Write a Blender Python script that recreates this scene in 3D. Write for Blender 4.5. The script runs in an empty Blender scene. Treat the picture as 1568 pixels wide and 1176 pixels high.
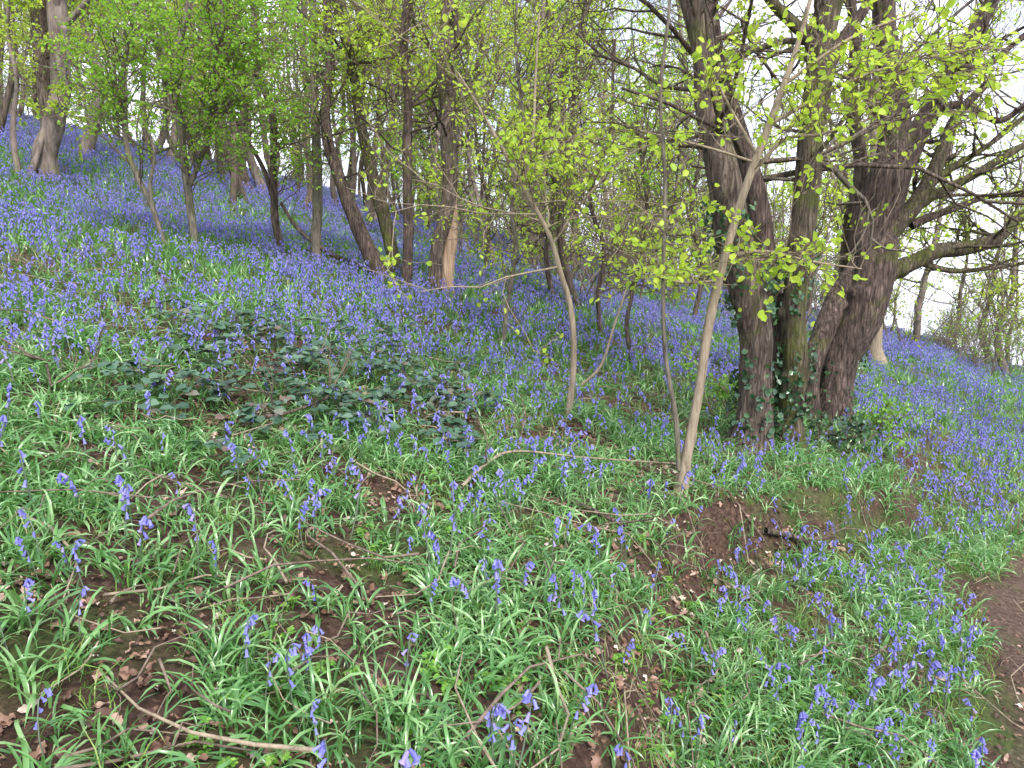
import bpy, math
import numpy as np
from mathutils import Vector
rng = np.random.default_rng(11)
U = rng.uniform

# ------------------------------------------------------------------ helpers
_lat = rng.random((256, 256))
def vnoise(x, y, wrapx=None):
    x = np.asarray(x, float); y = np.asarray(y, float)
    xi = np.floor(x).astype(int); yi = np.floor(y).astype(int)
    fx = x - xi; fy = y - yi
    fx = fx*fx*(3-2*fx); fy = fy*fy*(3-2*fy)
    if wrapx:
        x0 = xi % wrapx; x1 = (xi+1) % wrapx
    else:
        x0 = xi & 255; x1 = (xi+1) & 255
    y0 = yi & 255; y1 = (yi+1) & 255
    return (_lat[x0, y0]*(1-fx)+_lat[x1, y0]*fx)*(1-fy)+(_lat[x0, y1]*(1-fx)+_lat[x1, y1]*fx)*fy
def fbm(x, y, o=3):
    s = 0; a = 1; t = 0
    for i in range(o):
        s = s+a*vnoise(x*2**i+17*i, y*2**i+31*i); t += a; a *= .5
    return s/t
def sstep(a, b, x):
    t = np.clip((x-a)/(b-a), 0, 1); return t*t*(3-2*t)
def norm(v):
    return v/(np.linalg.norm(v, axis=-1, keepdims=True)+1e-9)

# ------------------------------------------------------------------ terrain
def bank_x(y):
    return np.interp(y, [-5, 0, 1.5, 2.6, 3.7, 4.4, 5.2, 7, 10, 20, 50], [-.6, -.3, .1, .5, .95, 1.8, 2.8, 4.0, 6.0, 12, 30])
def path_x(y):
    return np.interp(y, [-3, 0, 2.5, 4.4, 6, 10, 20, 50, 90], [.7, 1.15, 2.18, 3.35, 4.85, 8.5, 17, 42, 76])
def raw(x, y):
    x = np.asarray(x, float); y = np.asarray(y, float)
    r = np.hypot(x, y); q = np.minimum(1, 44/np.maximum(r, 1e-6))
    z = -.24*x*q+.05*y*q-.13*np.maximum(0, r-44)
    wob = .3*(vnoise(x*1.6+9, y*1.6+4)-.5)
    z = z-.28*sstep(-.10, .20, x-bank_x(y)+wob)*sstep(60, 20, y)
    z = z+.10*(fbm(x*.9+50, y*.9+20, 3)-.5)+.5*(fbm(x*.16+5, y*.16+2, 2)-.5)*sstep(2, 12, r)
    z = z+.03*(fbm(x*4+5, y*4+12, 2)-.5)*sstep(9, 5, r)
    z = z-.05*np.exp(-((x-path_x(y))/.5)**2)
    return z
_h0 = float(raw(0., 0.))
def H(x, y): return raw(x, y)-_h0

CZ = 1.6
PIT = math.radians(10); CP, SP = math.cos(PIT), math.sin(PIT)
def W(px, py, d):
    """survey sight -> world metres (station at origin, 1.6 m eye height, d = northing)"""
    u = (px-784)/1132; v = (588-py)/1132
    f = CP+v*SP
    return np.array([u/f*d, d, CZ+(-SP+v*CP)/f*d])
_ds = np.concatenate([np.arange(.8, 20, .03), np.arange(20, 80, .2)])
def ghit(px, py):
    u = (px-784)/1132; v = (588-py)/1132
    f = CP+v*SP
    X = u/f*_ds; Z = CZ+(-SP+v*CP)/f*_ds
    b = np.nonzero(Z < H(X, _ds))[0]
    return float(_ds[b[0]]) if len(b) else 45.
def gpt(px, py, up=0.):
    d = ghit(px, py); p = W(px, py, d); p[2] = float(H(p[0], p[1]))+up
    return p

# ------------------------------------------------------------------ materials
def newmat(name):
    m = bpy.data.materials.new(name); m.use_nodes = True
    n = m.node_tree; n.nodes.clear()
    o = n.nodes.new('ShaderNodeOutputMaterial')
    return m, n, n.nodes.new, n.links.new, o
def ramp(nt, stops, interp='LINEAR'):
    r = nt.nodes.new('ShaderNodeValToRGB'); e = r.color_ramp
    e.interpolation = interp
    while len(e.elements) < len(stops): e.elements.new(.5)
    for el, (p, c) in zip(e.elements, stops):
        el.position = p; el.color = (*c, 1)
    return r
def leafmat(name, stops, trans=.4, tcol=(.4, .55, .06), rough=.45, spec=.4):
    m, nt, N, L, o = newmat(name)
    a = N('ShaderNodeAttribute'); a.attribute_name = 'rnd'
    a2 = N('ShaderNodeAttribute'); a2.attribute_name = 'rv'
    oi = N('ShaderNodeObjectInfo')
    ad0 = N('ShaderNodeMath'); ad0.operation = 'ADD'; L(a.outputs['Fac'], ad0.inputs[0]); L(a2.outputs['Fac'], ad0.inputs[1])
    ad = N('ShaderNodeMath'); ad.operation = 'ADD'; L(ad0.outputs[0], ad.inputs[0]); L(oi.outputs['Random'], ad.inputs[1])
    fr = N('ShaderNodeMath'); fr.operation = 'FRACT'; L(ad.outputs[0], fr.inputs[0])
    r = ramp(nt, stops); L(fr.outputs[0], r.inputs[0])
    p = N('ShaderNodeBsdfPrincipled'); p.inputs['Roughness'].default_value = rough
    p.inputs['Specular IOR Level'].default_value = spec
    L(r.outputs[0], p.inputs['Base Color'])
    if trans > 0:
        t = N('ShaderNodeBsdfTranslucent')
        mx = N('ShaderNodeMix'); mx.data_type = 'RGBA'; mx.inputs[0].default_value = .6
        L(r.outputs[0], mx.inputs[6]); mx.inputs[7].default_value = (*tcol, 1)
        L(mx.outputs[2], t.inputs[0])
        ms = N('ShaderNodeMixShader'); ms.inputs[0].default_value = trans
        L(p.outputs[0], ms.inputs[1]); L(t.outputs[0], ms.inputs[2]); L(ms.outputs[0], o.inputs[0])
    else:
        L(p.outputs[0], o.inputs[0])
    return m
def barkmat(name, c0, c1, moss=.0, mosscol=(.17, .20, .04), zs=.14, bump=.9, sc=36, crack=True):
    m, nt, N, L, o = newmat(name)
    tc = N('ShaderNodeTexCoord'); mp = N('ShaderNodeMapping'); mp.inputs['Scale'].default_value = (1, 1, zs)
    L(tc.outputs['Object'], mp.inputs[0])
    n1 = N('ShaderNodeTexNoise'); n1.inputs['Scale'].default_value = sc; n1.inputs['Detail'].default_value = 6; n1.inputs['Roughness'].default_value = .7
    n1.inputs['Distortion'].default_value = .4
    L(mp.outputs[0], n1.inputs['Vector'])
    r = ramp(nt, [(.36, c0), (.5, tuple((a+b)/2 for a, b in zip(c0, c1))), (.66, c1)]); L(n1.outputs[0], r.inputs[0])
    col = r.outputs[0]; hgt = n1.outputs[0]
    if crack:
        v = N('ShaderNodeTexVoronoi'); v.feature = 'DISTANCE_TO_EDGE'; v.inputs['Scale'].default_value = sc*.9
        ad = N('ShaderNodeVectorMath'); ad.operation = 'MULTIPLY_ADD'; L(n1.outputs['Color'], ad.inputs[0]); ad.inputs[1].default_value = (.05, .05, .05); L(mp.outputs[0], ad.inputs[2])
        L(ad.outputs[0], v.inputs['Vector'])
        vr = ramp(nt, [(0, (.35,)*3), (.2, (1,)*3)]); L(v.outputs[0], vr.inputs[0])
        mm = N('ShaderNodeMix'); mm.data_type = 'RGBA'; mm.blend_type = 'MULTIPLY'; mm.inputs[0].default_value = .65
        L(col, mm.inputs[6]); L(vr.outputs[0], mm.inputs[7]); col = mm.outputs[2]
        hm = N('ShaderNodeMath'); hm.operation = 'MULTIPLY'; L(n1.outputs[0], hm.inputs[0]); L(vr.outputs[0], hm.inputs[1]); hgt = hm.outputs[0]
    mx = N('ShaderNodeMix'); mx.data_type = 'RGBA'
    n2 = N('ShaderNodeTexNoise'); n2.inputs['Scale'].default_value = 3.5; n2.inputs['Detail'].default_value = 6; n2.inputs['Roughness'].default_value = .65
    L(tc.outputs['Object'], n2.inputs['Vector'])
    r2 = ramp(nt, [(.64-moss*.4, (0, 0, 0)), (.72-moss*.3, (1, 1, 1))]); L(n2.outputs[0], r2.inputs[0])
    ml = N('ShaderNodeMath'); ml.operation = 'MULTIPLY'; ml.inputs[1].default_value = min(.85, moss*1.2+.25)
    L(r2.outputs[0], ml.inputs[0]); L(ml.outputs[0], mx.inputs[0])
    mc = ramp(nt, [(.35, tuple(q*.35 for q in mosscol)), (.65, mosscol)]); L(n1.outputs[0], mc.inputs[0])
    L(col, mx.inputs[6]); L(mc.outputs[0], mx.inputs[7])
    p = N('ShaderNodeBsdfPrincipled'); p.inputs['Roughness'].default_value = .85; p.inputs['Specular IOR Level'].default_value = .25
    L(mx.outputs[2], p.inputs['Base Color'])
    if bump > 0:
        b = N('ShaderNodeBump'); b.inputs['Strength'].default_value = bump; b.inputs['Distance'].default_value = .025
        L(hgt, b.inputs['Height']); L(b.outputs[0], p.inputs['Normal'])
    L(p.outputs[0], o.inputs[0])
    return m

M = {}
M['bark_dark'] = barkmat('bark_dark', (.042, .029, .025), (.25, .18, .155), .2)
M['bark_brown'] = barkmat('bark_brown', (.06, .044, .036), (.31, .235, .19), .22)
M['bark_mossy'] = barkmat('bark_mossy', (.055, .043, .032), (.25, .20, .145), .40)
M['bark_grey'] = barkmat('bark_grey', (.085, .072, .06), (.30, .255, .205), .24, sc=38, crack=False)
M['bark_pale'] = barkmat('bark_pale', (.18, .14, .10), (.42, .335, .25), .12, sc=45, bump=.3, crack=False)
M['wood_split'] = barkmat('wood_split', (.28, .16, .10), (.60, .44, .31), 0, zs=.06, sc=40, crack=False)
M['bark_far'] = barkmat('bark_far', (.095, .072, .064), (.30, .24, .21), .2, sc=14, bump=0, crack=False)
M['bark_far_dark'] = barkmat('bark_far_dark', (.045, .033, .028), (.17, .13, .11), .2, sc=14, bump=0, crack=False)
M['twig'] = barkmat('twig', (.095, .068, .055), (.27, .20, .16), .12, bump=0, crack=False)
M['leaf_green'] = leafmat('leaf_green', [(0, (.10, .25, .025)), (.5, (.20, .42, .035)), (1, (.34, .55, .06))], .5, (.56, .90, .07))
M['leaf_yellow'] = leafmat('leaf_yellow', [(0, (.24, .42, .035)), (.5, (.42, .60, .055)), (1, (.62, .73, .10))], .5, (.80, .97, .12))
M['leaf_far'] = leafmat('leaf_far', [(0, (.22, .38, .04)), (.5, (.42, .55, .07)), (1, (.62, .64, .12))], .5, (.78, .90, .14))
M['leaf_dark'] = leafmat('leaf_dark', [(0, (.03, .08, .04)), (.6, (.055, .13, .06)), (1, (.10, .20, .08))], .12, (.1, .25, .03), .28, .7)
M['leaf_bramble'] = leafmat('leaf_bramble', [(0, (.035, .085, .05)), (.6, (.07, .15, .09)), (.9, (.12, .20, .13)), (1, (.16, .09, .08))], .12, (.10, .26, .06), .36, .6)
M['strap'] = leafmat('strap', [(0, (.055, .16, .045)), (.35, (.10, .26, .075)), (.7, (.18, .38, .12)), (1, (.34, .52, .24))], .3, (.30, .60, .10), .27, .85)
M['grass'] = leafmat('grass', [(0, (.12, .26, .045)), (.5, (.24, .42, .08)), (.85, (.40, .50, .17)), (1, (.52, .46, .26))], .35, (.42, .64, .08), .45, .4)
M['weed'] = leafmat('weed', [(0, (.11, .28, .045)), (.5, (.20, .42, .07)), (1, (.33, .54, .12))], .4, (.4, .7, .08), .45, .4)
M['petal'] = leafmat('petal', [(0, (.19, .18, .58)), (.4, (.26, .26, .74)), (.8, (.35, .35, .87)), (1, (.47, .36, .80))], .35, (.44, .40, .96), .5, .3)
M['stalk'] = leafmat('stalk', [(0, (.07, .13, .06)), (1, (.16, .18, .14))], 0)
M['dry'] = leafmat('dry', [(0, (.07, .036, .027)), (.4, (.17, .09, .064)), (.75, (.29, .17, .12)), (.92, (.42, .28, .22)), (1, (.68, .58, .51))], .08, (.4, .2, .1), .5, .4)

def soilmat(name, pathy):
    m, nt, N, L, o = newmat(name)
    tc = N('ShaderNodeTexCoord')
    n1 = N('ShaderNodeTexNoise'); n1.inputs['Scale'].default_value = 34; n1.inputs['Detail'].default_value = 9; n1.inputs['Roughness'].default_value = .75
    n2 = N('ShaderNodeTexNoise'); n2.inputs['Scale'].default_value = 1.6; n2.inputs['Detail'].default_value = 6
    v = N('ShaderNodeTexVoronoi'); v.inputs['Scale'].default_value = 55
    for n in (n1, n2, v): L(tc.outputs['Object'], n.inputs['Vector'])
    if pathy:
        r = ramp(nt, [(.34, (.055, .036, .029)), (.52, (.14, .095, .075)), (.68, (.29, .21, .17))])
    else:
        r = ramp(nt, [(.34, (.026, .015, .012)), (.5, (.085, .048, .037)), (.66, (.22, .13, .10))])
    L(n1.outputs[0], r.inputs[0])
    mx = N('ShaderNodeMix'); mx.data_type = 'RGBA'
    vr = ramp(nt, [(0, (.05, .028, .022)), (.5, (.17, .10, .075)), (1, (.40, .27, .21))]); L(v.outputs['Color'], vr.inputs[0])
    mx.inputs[0].default_value = .3
    L(r.outputs[0], mx.inputs[6]); L(vr.outputs[0], mx.inputs[7])
    g = ramp(nt, [(.3, (.04, .07, .02)), (.7, (.15, .24, .06))]); L(n1.outputs[0], g.inputs[0])
    f = ramp(nt, [(.50, (0, 0, 0)), (.64, (.75 if not pathy else .4,)*3)]); L(n2.outputs[0], f.inputs[0])
    m2 = N('ShaderNodeMix'); m2.data_type = 'RGBA'
    L(f.outputs[0], m2.inputs[0]); L(mx.outputs[2], m2.inputs[6]); L(g.outputs[0], m2.inputs[7])
    col = m2.outputs[2]
    if not pathy:
        # further into the wood the floor is a closed carpet of leaves and flowers
        ln = N('ShaderNodeVectorMath'); ln.operation = 'LENGTH'; L(tc.outputs['Object'], ln.inputs[0])
        mr = N('ShaderNodeMapRange'); mr.inputs[1].default_value = 10; mr.inputs[2].default_value = 26; mr.inputs[4].default_value = .85
        L(ln.outputs['Value'], mr.inputs[0])
        cp = ramp(nt, [(.35, (.06, .11, .04)), (.5, (.13, .20, .09)), (.58, (.20, .20, .40))]); L(n1.outputs[0], cp.inputs[0])
        m3 = N('ShaderNodeMix'); m3.data_type = 'RGBA'; L(mr.outputs[0], m3.inputs[0]); L(col, m3.inputs[6]); L(cp.outputs[0], m3.inputs[7]); col = m3.outputs[2]
    p = N('ShaderNodeBsdfPrincipled'); p.inputs['Roughness'].default_value = .9; p.inputs['Specular IOR Level'].default_value = .15
    L(col, p.inputs['Base Color'])
    b = N('ShaderNodeBump'); b.inputs['Strength'].default_value = 1; b.inputs['Distance'].default_value = .04
    L(n1.outputs[0], b.inputs['Height']); L(b.outputs[0], p.inputs['Normal']); L(p.outputs[0], o.inputs[0])
    return m
M['soil'] = soilmat('soil', False)
M['path'] = soilmat('path_earth', True)

# ------------------------------------------------------------------ mesh builder
class MB:
    def __init__(s):
        s.V = []; s.F = []; s.M = []; s.R = []; s.n = 0; s.T = {}; s.Lf = {}; s.mats = []
    def mi(s, m):
        if m not in s.mats: s.mats.append(m)
        return s.mats.index(m)
    def add(s, V, F, mat, R):
        V = np.asarray(V, float).reshape(-1, 3); F = np.asarray(F, int).reshape(-1, 4)
        s.V.append(V); s.F.append(F+s.n); s.M.append(np.full(len(F), s.mi(mat))); s.R.append(np.broadcast_to(R, (len(V),)).copy() if np.ndim(R) == 0 else R)
        s.n += len(V)
    def tube(s, pts, rad, mat, sides=5):
        s.T.setdefault((len(pts), sides, mat), []).append((pts, rad))
    def leaf(s, P, D, N, S, mat, wid=.74):
        s.Lf.setdefault((mat, wid), []).append((P, D, N, S))
    def flush(s):
        for (n, k, mat), lst in s.T.items():
            P = np.array([a for a, b in lst], float); R = np.array([b for a, b in lst], float)
            q = len(lst)
            T = norm(np.gradient(P, axis=1))
            D = norm(P[:, -1]-P[:, 0])
            ref = np.where(np.abs(D[:, 1:2]) < .75, np.array([[.05, 1, .02]]), np.array([[1, .05, .03]]))[:, None, :]
            A = norm(np.cross(T, ref)); B = np.cross(T, A)
            th = np.arange(k)*2*np.pi/k
            V = P[:, :, None, :]+R[:, :, None, None]*(np.cos(th)[None, None, :, None]*A[:, :, None, :]+np.sin(th)[None, None, :, None]*B[:, :, None, :])
            i = np.arange(n-1)[:, None]*k; j = np.arange(k)[None, :]; j2 = (j+1) % k
            f = np.stack([i+j, i+j2, i+k+j2, i+k+j], -1).reshape(-1, 4)
            F = (f[None]+(np.arange(q)*n*k)[:, None, None]).reshape(-1, 4)
            s.add(V.reshape(-1, 3), F, mat, np.repeat(rng.random(q), n*k))
        for (mat, wid), lst in s.Lf.items():
            P = np.concatenate([a[0] for a in lst]); D = norm(np.concatenate([a[1] for a in lst])); N = np.concatenate([a[2] for a in lst]); S = np.concatenate([a[3] for a in lst])
            B = norm(np.cross(D, N)); N = np.cross(B, D)
            w = wid/2
            sh = np.array([[0, 0, 0], [.3, w*.9, .10], [.72, w*.85, .06], [1, 0, -.08], [.72, -w*.85, .06], [.3, -w*.9, .10]])
            q = len(P)
            V = P[:, None, :]+S[:, None, None]*(sh[None, :, 0:1]*D[:, None]+sh[None, :, 1:2]*B[:, None]+sh[None, :, 2:3]*N[:, None])
            f = np.array([[0, 1, 2, 3], [0, 3, 4, 5]])
            F = (f[None]+(np.arange(q)*6)[:, None, None]).reshape(-1, 4)
            s.add(V.reshape(-1, 3), F, mat, np.repeat(rng.random(q), 6))
        s.T = {}; s.Lf = {}
    def build(s, name, link=True, coll=None):
        s.flush()
        V = np.concatenate(s.V); F = np.concatenate(s.F); Mi = np.concatenate(s.M); R = np.concatenate(s.R)
        me = bpy.data.meshes.new(name)
        me.vertices.add(len(V)); me.vertices.foreach_set('co', V.astype(np.float32).ravel())
        me.loops.add(len(F)*4); me.polygons.add(len(F))
        me.polygons.foreach_set('loop_start', np.arange(len(F), dtype=np.int32)*4)
        me.loops.foreach_set('vertex_index', F.astype(np.int32).ravel())
        me.polygons.foreach_set('material_index', Mi.astype(np.int32))
        me.polygons.foreach_set('use_smooth', np.ones(len(F), bool))
        a = me.attributes.new('rnd', 'FLOAT', 'POINT'); a.data.foreach_set('value', R.astype(np.float32))
        me.update(calc_edges=True)
        for m in s.mats: me.materials.append(M[m])
        ob = bpy.data.objects.new(name, me)
        if coll is not None: coll.objects.link(ob)
        elif link: bpy.context.scene.collection.objects.link(ob)
        return ob

def catmull(P, R, step):
    P = np.asarray(P, float); R = np.asarray(R, float)
    Q = np.vstack([2*P[0]-P[1], P, 2*P[-1]-P[-2]]); r = np.concatenate([[R[0]], R, [R[-1]]])
    oP = []; oR = []
    for i in range(1, len(Q)-2):
        n = max(2, int(np.linalg.norm(Q[i+1]-Q[i])/step))
        t = np.linspace(0, 1, n, endpoint=False)[:, None]
        a, b, c, d = Q[i-1], Q[i], Q[i+1], Q[i+2]
        oP.append(.5*((2*b)+(-a+c)*t+(2*a-5*b+4*c-d)*t**2+(-a+3*b-3*c+d)*t**3))
        oR.append(r[i]+(r[i+1]-r[i])*t[:, 0])
    oP.append(P[-1:]); oR.append(R[-1:])
    return np.vstack(oP), np.concatenate(oR)

def trunk(mb, P, R, mat, sides=14, ridge=.06, flare=True, wob=.25):
    P, R = catmull(P, R, max(.025, float(np.mean(R))*.3))
    n = len(P)
    seg = np.concatenate([[0], np.cumsum(np.linalg.norm(np.diff(P, axis=0), axis=1))])
    o = U(0, 200)
    P = P+np.stack([(vnoise(seg*2.2+o, seg*0+3)-.5), (vnoise(seg*2.2+o, seg*0+9)-.5), seg*0], -1)*wob*R[:, None]*2
    T = norm(np.gradient(P, axis=0))
    A = norm(np.cross(T, np.array([.05, 1, .02]))); B = np.cross(T, A)
    th = np.arange(sides)*2*np.pi/sides
    ang = np.tile(np.arange(sides)/sides, (n, 1)); ln = np.repeat(seg[:, None], sides, 1)
    k = max(5, sides//2)
    rr = R[:, None]*(1+ridge*2*(vnoise(ang*k+ln*0, ln*4+o, k)-.5)+ridge*2.4*(vnoise(ang*4, ln*2.2+o+40, 4)-.5))
    kn = vnoise(ang*3, ln*4+o+90, 3); rr = rr*(1+.35*sstep(.88, 1, kn))
    if flare:
        lob = .3+1.0*vnoise(ang*5, ln*0+o, 5)
        rr = rr*(1+.7*lob*np.exp(-ln/(R[0]*1.4)))
    V = P[:, None, :]+rr[..., None]*(np.cos(th)[None, :, None]*A[:, None]+np.sin(th)[None, :, None]*B[:, None])
    i = np.arange(n-1)[:, None]*sides; j = np.arange(sides)[None]; j2 = (j+1) % sides
    F = np.stack([i+j, i+j2, i+sides+j2, i+sides+j], -1).reshape(-1, 4)
    mb.add(V.reshape(-1, 3), F, mat, rng.random())
    return P, R

def twigleaves(mb, pts, n, size, mat, wid=.74):
    if n <= 0: return
    t = U(.15, 1, n)*(len(pts)-1); i = np.minimum(t.astype(int), len(pts)-2); f = (t-i)[:, None]
    P = pts[i]*(1-f)+pts[i+1]*f
    D = norm(pts[-1]-pts[0])+rng.normal(0, .8, (n, 3)); D[:, 2] -= .25
    N = np.array([0, -.2, .8])+rng.normal(0, .75, (n, 3))
    mb.leaf(P+rng.normal(0, size*.3, (n, 3)), D, N, size*U(.6, 1.25, n), mat, wid)

def grow(mb, p, d, L, r, lev, c):
    n = 6 if lev < c['max'] else 4
    pts = [p]; q = p
    J = rng.normal(0, c.get('wan', .22), (n-1, 3)); J[:, 2] += c.get('up', .06)
    for i in range(n-1):
        d = norm(d+J[i]); q = q+d*L/(n-1); pts.append(q)
    pts = np.array(pts)
    mb.tube(pts, np.linspace(r, max(r*.35, c.get('rmin', .002)), n), c['bark'] if lev < c['max'] else c.get('twig', c['bark']), 6 if lev <= 1 else (4 if lev < c['max'] else 3))
    if lev >= c['max']:
        if U() < c.get('lp', 1): twigleaves(mb, pts, c['nl'], c['ls'], c['leaf'])
        return
    k = c['kids'][lev]
    for a in range(k):
        t = U(.2, 1)*(n-1); i = min(int(t), n-2); b = pts[i]+(pts[i+1]-pts[i])*(t-i)
        dd = norm(norm(pts[i+1]-pts[i])+rng.normal(0, .62, 3)+np.array([0, 0, c.get('up2', .1)]))
        grow(mb, b, dd, L*U(.35, .65), max(r*U(.35, .55), c.get('rmin', .002)*1.2), lev+1, c)

def cfg(**k):
    d = dict(bark='twig', max=3, kids=[0, 5, 4], nl=4, ls=.035, leaf='leaf_green', rmin=.0022, lp=.85); d.update(k); return d

def sidebranches(mb, P, R, n, t0, t1, L0, L1, c, lev=1, bias=(0, 0, .35)):
    for a in range(n):
        t = U(t0, t1)*(len(P)-1); i = min(int(t), len(P)-2)
        d = norm(rng.normal(0, 1, 3)*np.array([1, 1, .35])+np.array(bias))
        grow(mb, P[i], d, U(L0, L1), min(R[i]*.42, U(.012, .03)), lev, c)

def spray(mb, a, b, r, c, ntw, nl, ls, leaf, tl=(.12, .4)):
    m = (a+b)/2+rng.normal(0, .10, 3)*np.linalg.norm(b-a)+np.array([0, 0, .08*np.linalg.norm(b-a)])
    P, R = catmull([a, m, b], [r, r*.6, r*.25], max(.08, np.linalg.norm(b-a)/10))
    P = P+rng.normal(0, .012, P.shape)
    ix = np.linspace(0, len(P)-1, 9).astype(int)
    mb.tube(P[ix], R[ix], c, 5)
    ax = norm(b-a)
    for k in range(ntw):
        t = (1-U(0, .75)**1.3)*(len(P)-1); i = min(int(t), len(P)-2)
        d = norm(ax*.7+rng.normal(0, .7, 3)*np.array([1, 1, .55])); L = U(*tl)
        q = [P[i]]
        for s in range(3):
            d = norm(d+rng.normal(0, .2, 3)); q.append(q[-1]+d*L/3)
        q = np.array(q); mb.tube(q, [.003, .0025, .002, .0012], 'twig', 3)
        twigleaves(mb, q, nl, ls, leaf)

def stem(mb, L, D, mat, sides=14, ridge=.06, ground=True, flare=True, wob=.25):
    P = []; R = []
    for e in L:
        dd = e[3] if len(e) > 3 else 0
        P.append(W(e[0], e[1], D+dd)); R.append(e[2]/2/1132*(D+dd)*.88)
    if ground:
        P[0][2] = float(H(P[0][0], P[0][1]))-.05
    return trunk(mb, P, R, mat, sides, ridge, flare, wob)

def cluster(mb, P, cx, cy, rx, ry, d0, d1, n, leaf, ls, ntw=8, nl=5, bark='twig', maxlen=2.4, r=.008):
    for k in range(n):
        a = U(0, 6.283); q = math.sqrt(U())
        e = W(cx+rx*q*math.cos(a), cy+ry*q*math.sin(a), U(d0, d1))
        c = P[rng.integers(0, len(P), 14)]
        tgt = e-np.array([0, 0, .35])
        s = c[np.argmin(np.linalg.norm(c-tgt, axis=1))]
        l = np.linalg.norm(s-e)
        spray(mb, s, e, r if l < maxlen else r*1.5, bark, ntw, nl, ls, leaf)

# ------------------------------------------------------------------ ground + path
def axis(n, ext, k=6.2, c=0.):
    t = np.linspace(-1, 1, n); return ext*np.sinh(k*t)/np.sinh(k)+c
n = 560
gx = axis(n, 320., 6.5, 1.0); gy = axis(n, 320., 6.4, 3.0)
X, Y = np.meshgrid(gx, gy); Z = H(X, Y)
mb = MB()
i = np.arange(n-1)[:, None]*n; j = np.arange(n-1)[None]
mb.add(np.stack([X, Y, Z], -1).reshape(-1, 3), np.stack([i+j, i+j+1, i+n+j+1, i+n+j], -1).reshape(-1, 4), 'soil', 0.)
mb.build('ground')
ys = np.arange(-3, 60, .05); ms = 25
s = np.linspace(-1, 1, ms)
wid = .44+.2*(fbm(ys*1.7, ys*0, 3)-.5)*2
PX = path_x(ys)[:, None]+s[None]*wid[:, None]+.2*(fbm(ys*2.2, ys*0+7, 3)-.5)[:, None]; PY = np.repeat(ys[:, None], ms, 1)
PZ = H(PX, PY)+.016-.05*np.abs(s[None])**4+.018*(fbm(PX*9, PY*9, 3)-.5)
mb = MB(); i = np.arange(len(ys)-1)[:, None]*ms; j = np.arange(ms-1)[None]
mb.add(np.stack([PX, PY, PZ], -1).reshape(-1, 3), np.stack([i+j, i+j+1, i+ms+j+1, i+ms+j], -1).reshape(-1, 4), 'path', 0.)
mb.build('path')

# ------------------------------------------------------------------ scatter
def scatter(name, tmpl, P, rot, scl, realize=False):
    coll = bpy.data.collections.new(name+'_parts')
    for k, f in enumerate(tmpl): f.build('%s_part_%02d' % (name, k), coll=coll)
    me = bpy.data.meshes.new(name); me.vertices.add(len(P)); me.vertices.foreach_set('co', np.asarray(P, np.float32).ravel())
    a = me.attributes.new('rot', 'FLOAT_VECTOR', 'POINT'); a.data.foreach_set('vector', np.asarray(rot, np.float32).ravel())
    a = me.attributes.new('scl', 'FLOAT', 'POINT'); a.data.foreach_set('value', np.asarray(scl, np.float32))
    a = me.attributes.new('idx', 'INT', 'POINT'); a.data.foreach_set('value', rng.integers(0, len(tmpl), len(P)).astype(np.int32))
    if realize:
        a = me.attributes.new('rv', 'FLOAT', 'POINT'); a.data.foreach_set('value', rng.random(len(P)).astype(np.float32))
    ob = bpy.data.objects.new(name, me); bpy.context.scene.collection.objects.link(ob)
    g = bpy.data.node_groups.new(name, 'GeometryNodeTree')
    g.interface.new_socket('Geometry', in_out='INPUT', socket_type='NodeSocketGeometry')
    g.interface.new_socket('Geometry', in_out='OUTPUT', socket_type='NodeSocketGeometry')
    gi = g.nodes.new('NodeGroupInput'); go = g.nodes.new('NodeGroupOutput')
    ip = g.nodes.new('GeometryNodeInstanceOnPoints'); ci = g.nodes.new('GeometryNodeCollectionInfo')
    ci.inputs['Collection'].default_value = coll; ci.inputs['Separate Children'].default_value = True; ci.inputs['Reset Children'].default_value = True
    def na(nm, ty):
        q = g.nodes.new('GeometryNodeInputNamedAttribute'); q.data_type = ty; q.inputs['Name'].default_value = nm
        return [o for o in q.outputs if o.enabled and o.name == 'Attribute'][0]
    l = g.links.new
    l(gi.outputs[0], ip.inputs['Points']); l(ci.outputs[0], ip.inputs['Instance'])
    ip.inputs['Pick Instance'].default_value = True
    l(na('idx', 'INT'), ip.inputs['Instance Index']); l(na('rot', 'FLOAT_VECTOR'), ip.inputs['Rotation']); l(na('scl', 'FLOAT'), ip.inputs['Scale'])
    if realize:
        rl = g.nodes.new('GeometryNodeRealizeInstances'); l(ip.outputs[0], rl.inputs[0]); l(rl.outputs[0], go.inputs[0])
    else:
        l(ip.outputs[0], go.inputs[0])
    md = ob.modifiers.new('scatter', 'NODES'); md.node_group = g
    return ob
def ring(dens, r0, r1, half=46):
    A = math.radians(half)*(r1*r1-r0*r0); n = int(A*dens)
    r = np.sqrt(U(r0*r0, r1*r1, n)); a = U(-math.radians(half), math.radians(half), n)
    return r*np.sin(a), r*np.cos(a)
def offpath(x, y, w=.5):
    return np.abs(x-path_x(y)) > w+.5*(vnoise(x*2.5, y*2.5)-.5)
def lay(x, y, keep, dz=-.01, tilt=.15):
    x = x[keep]; y = y[keep]; P = np.stack([x, y, H(x, y)+dz], -1)
    rot = np.stack([rng.normal(0, tilt, len(x)), rng.normal(0, tilt, len(x)), U(0, 6.283, len(x))], -1)
    return P, rot
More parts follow.
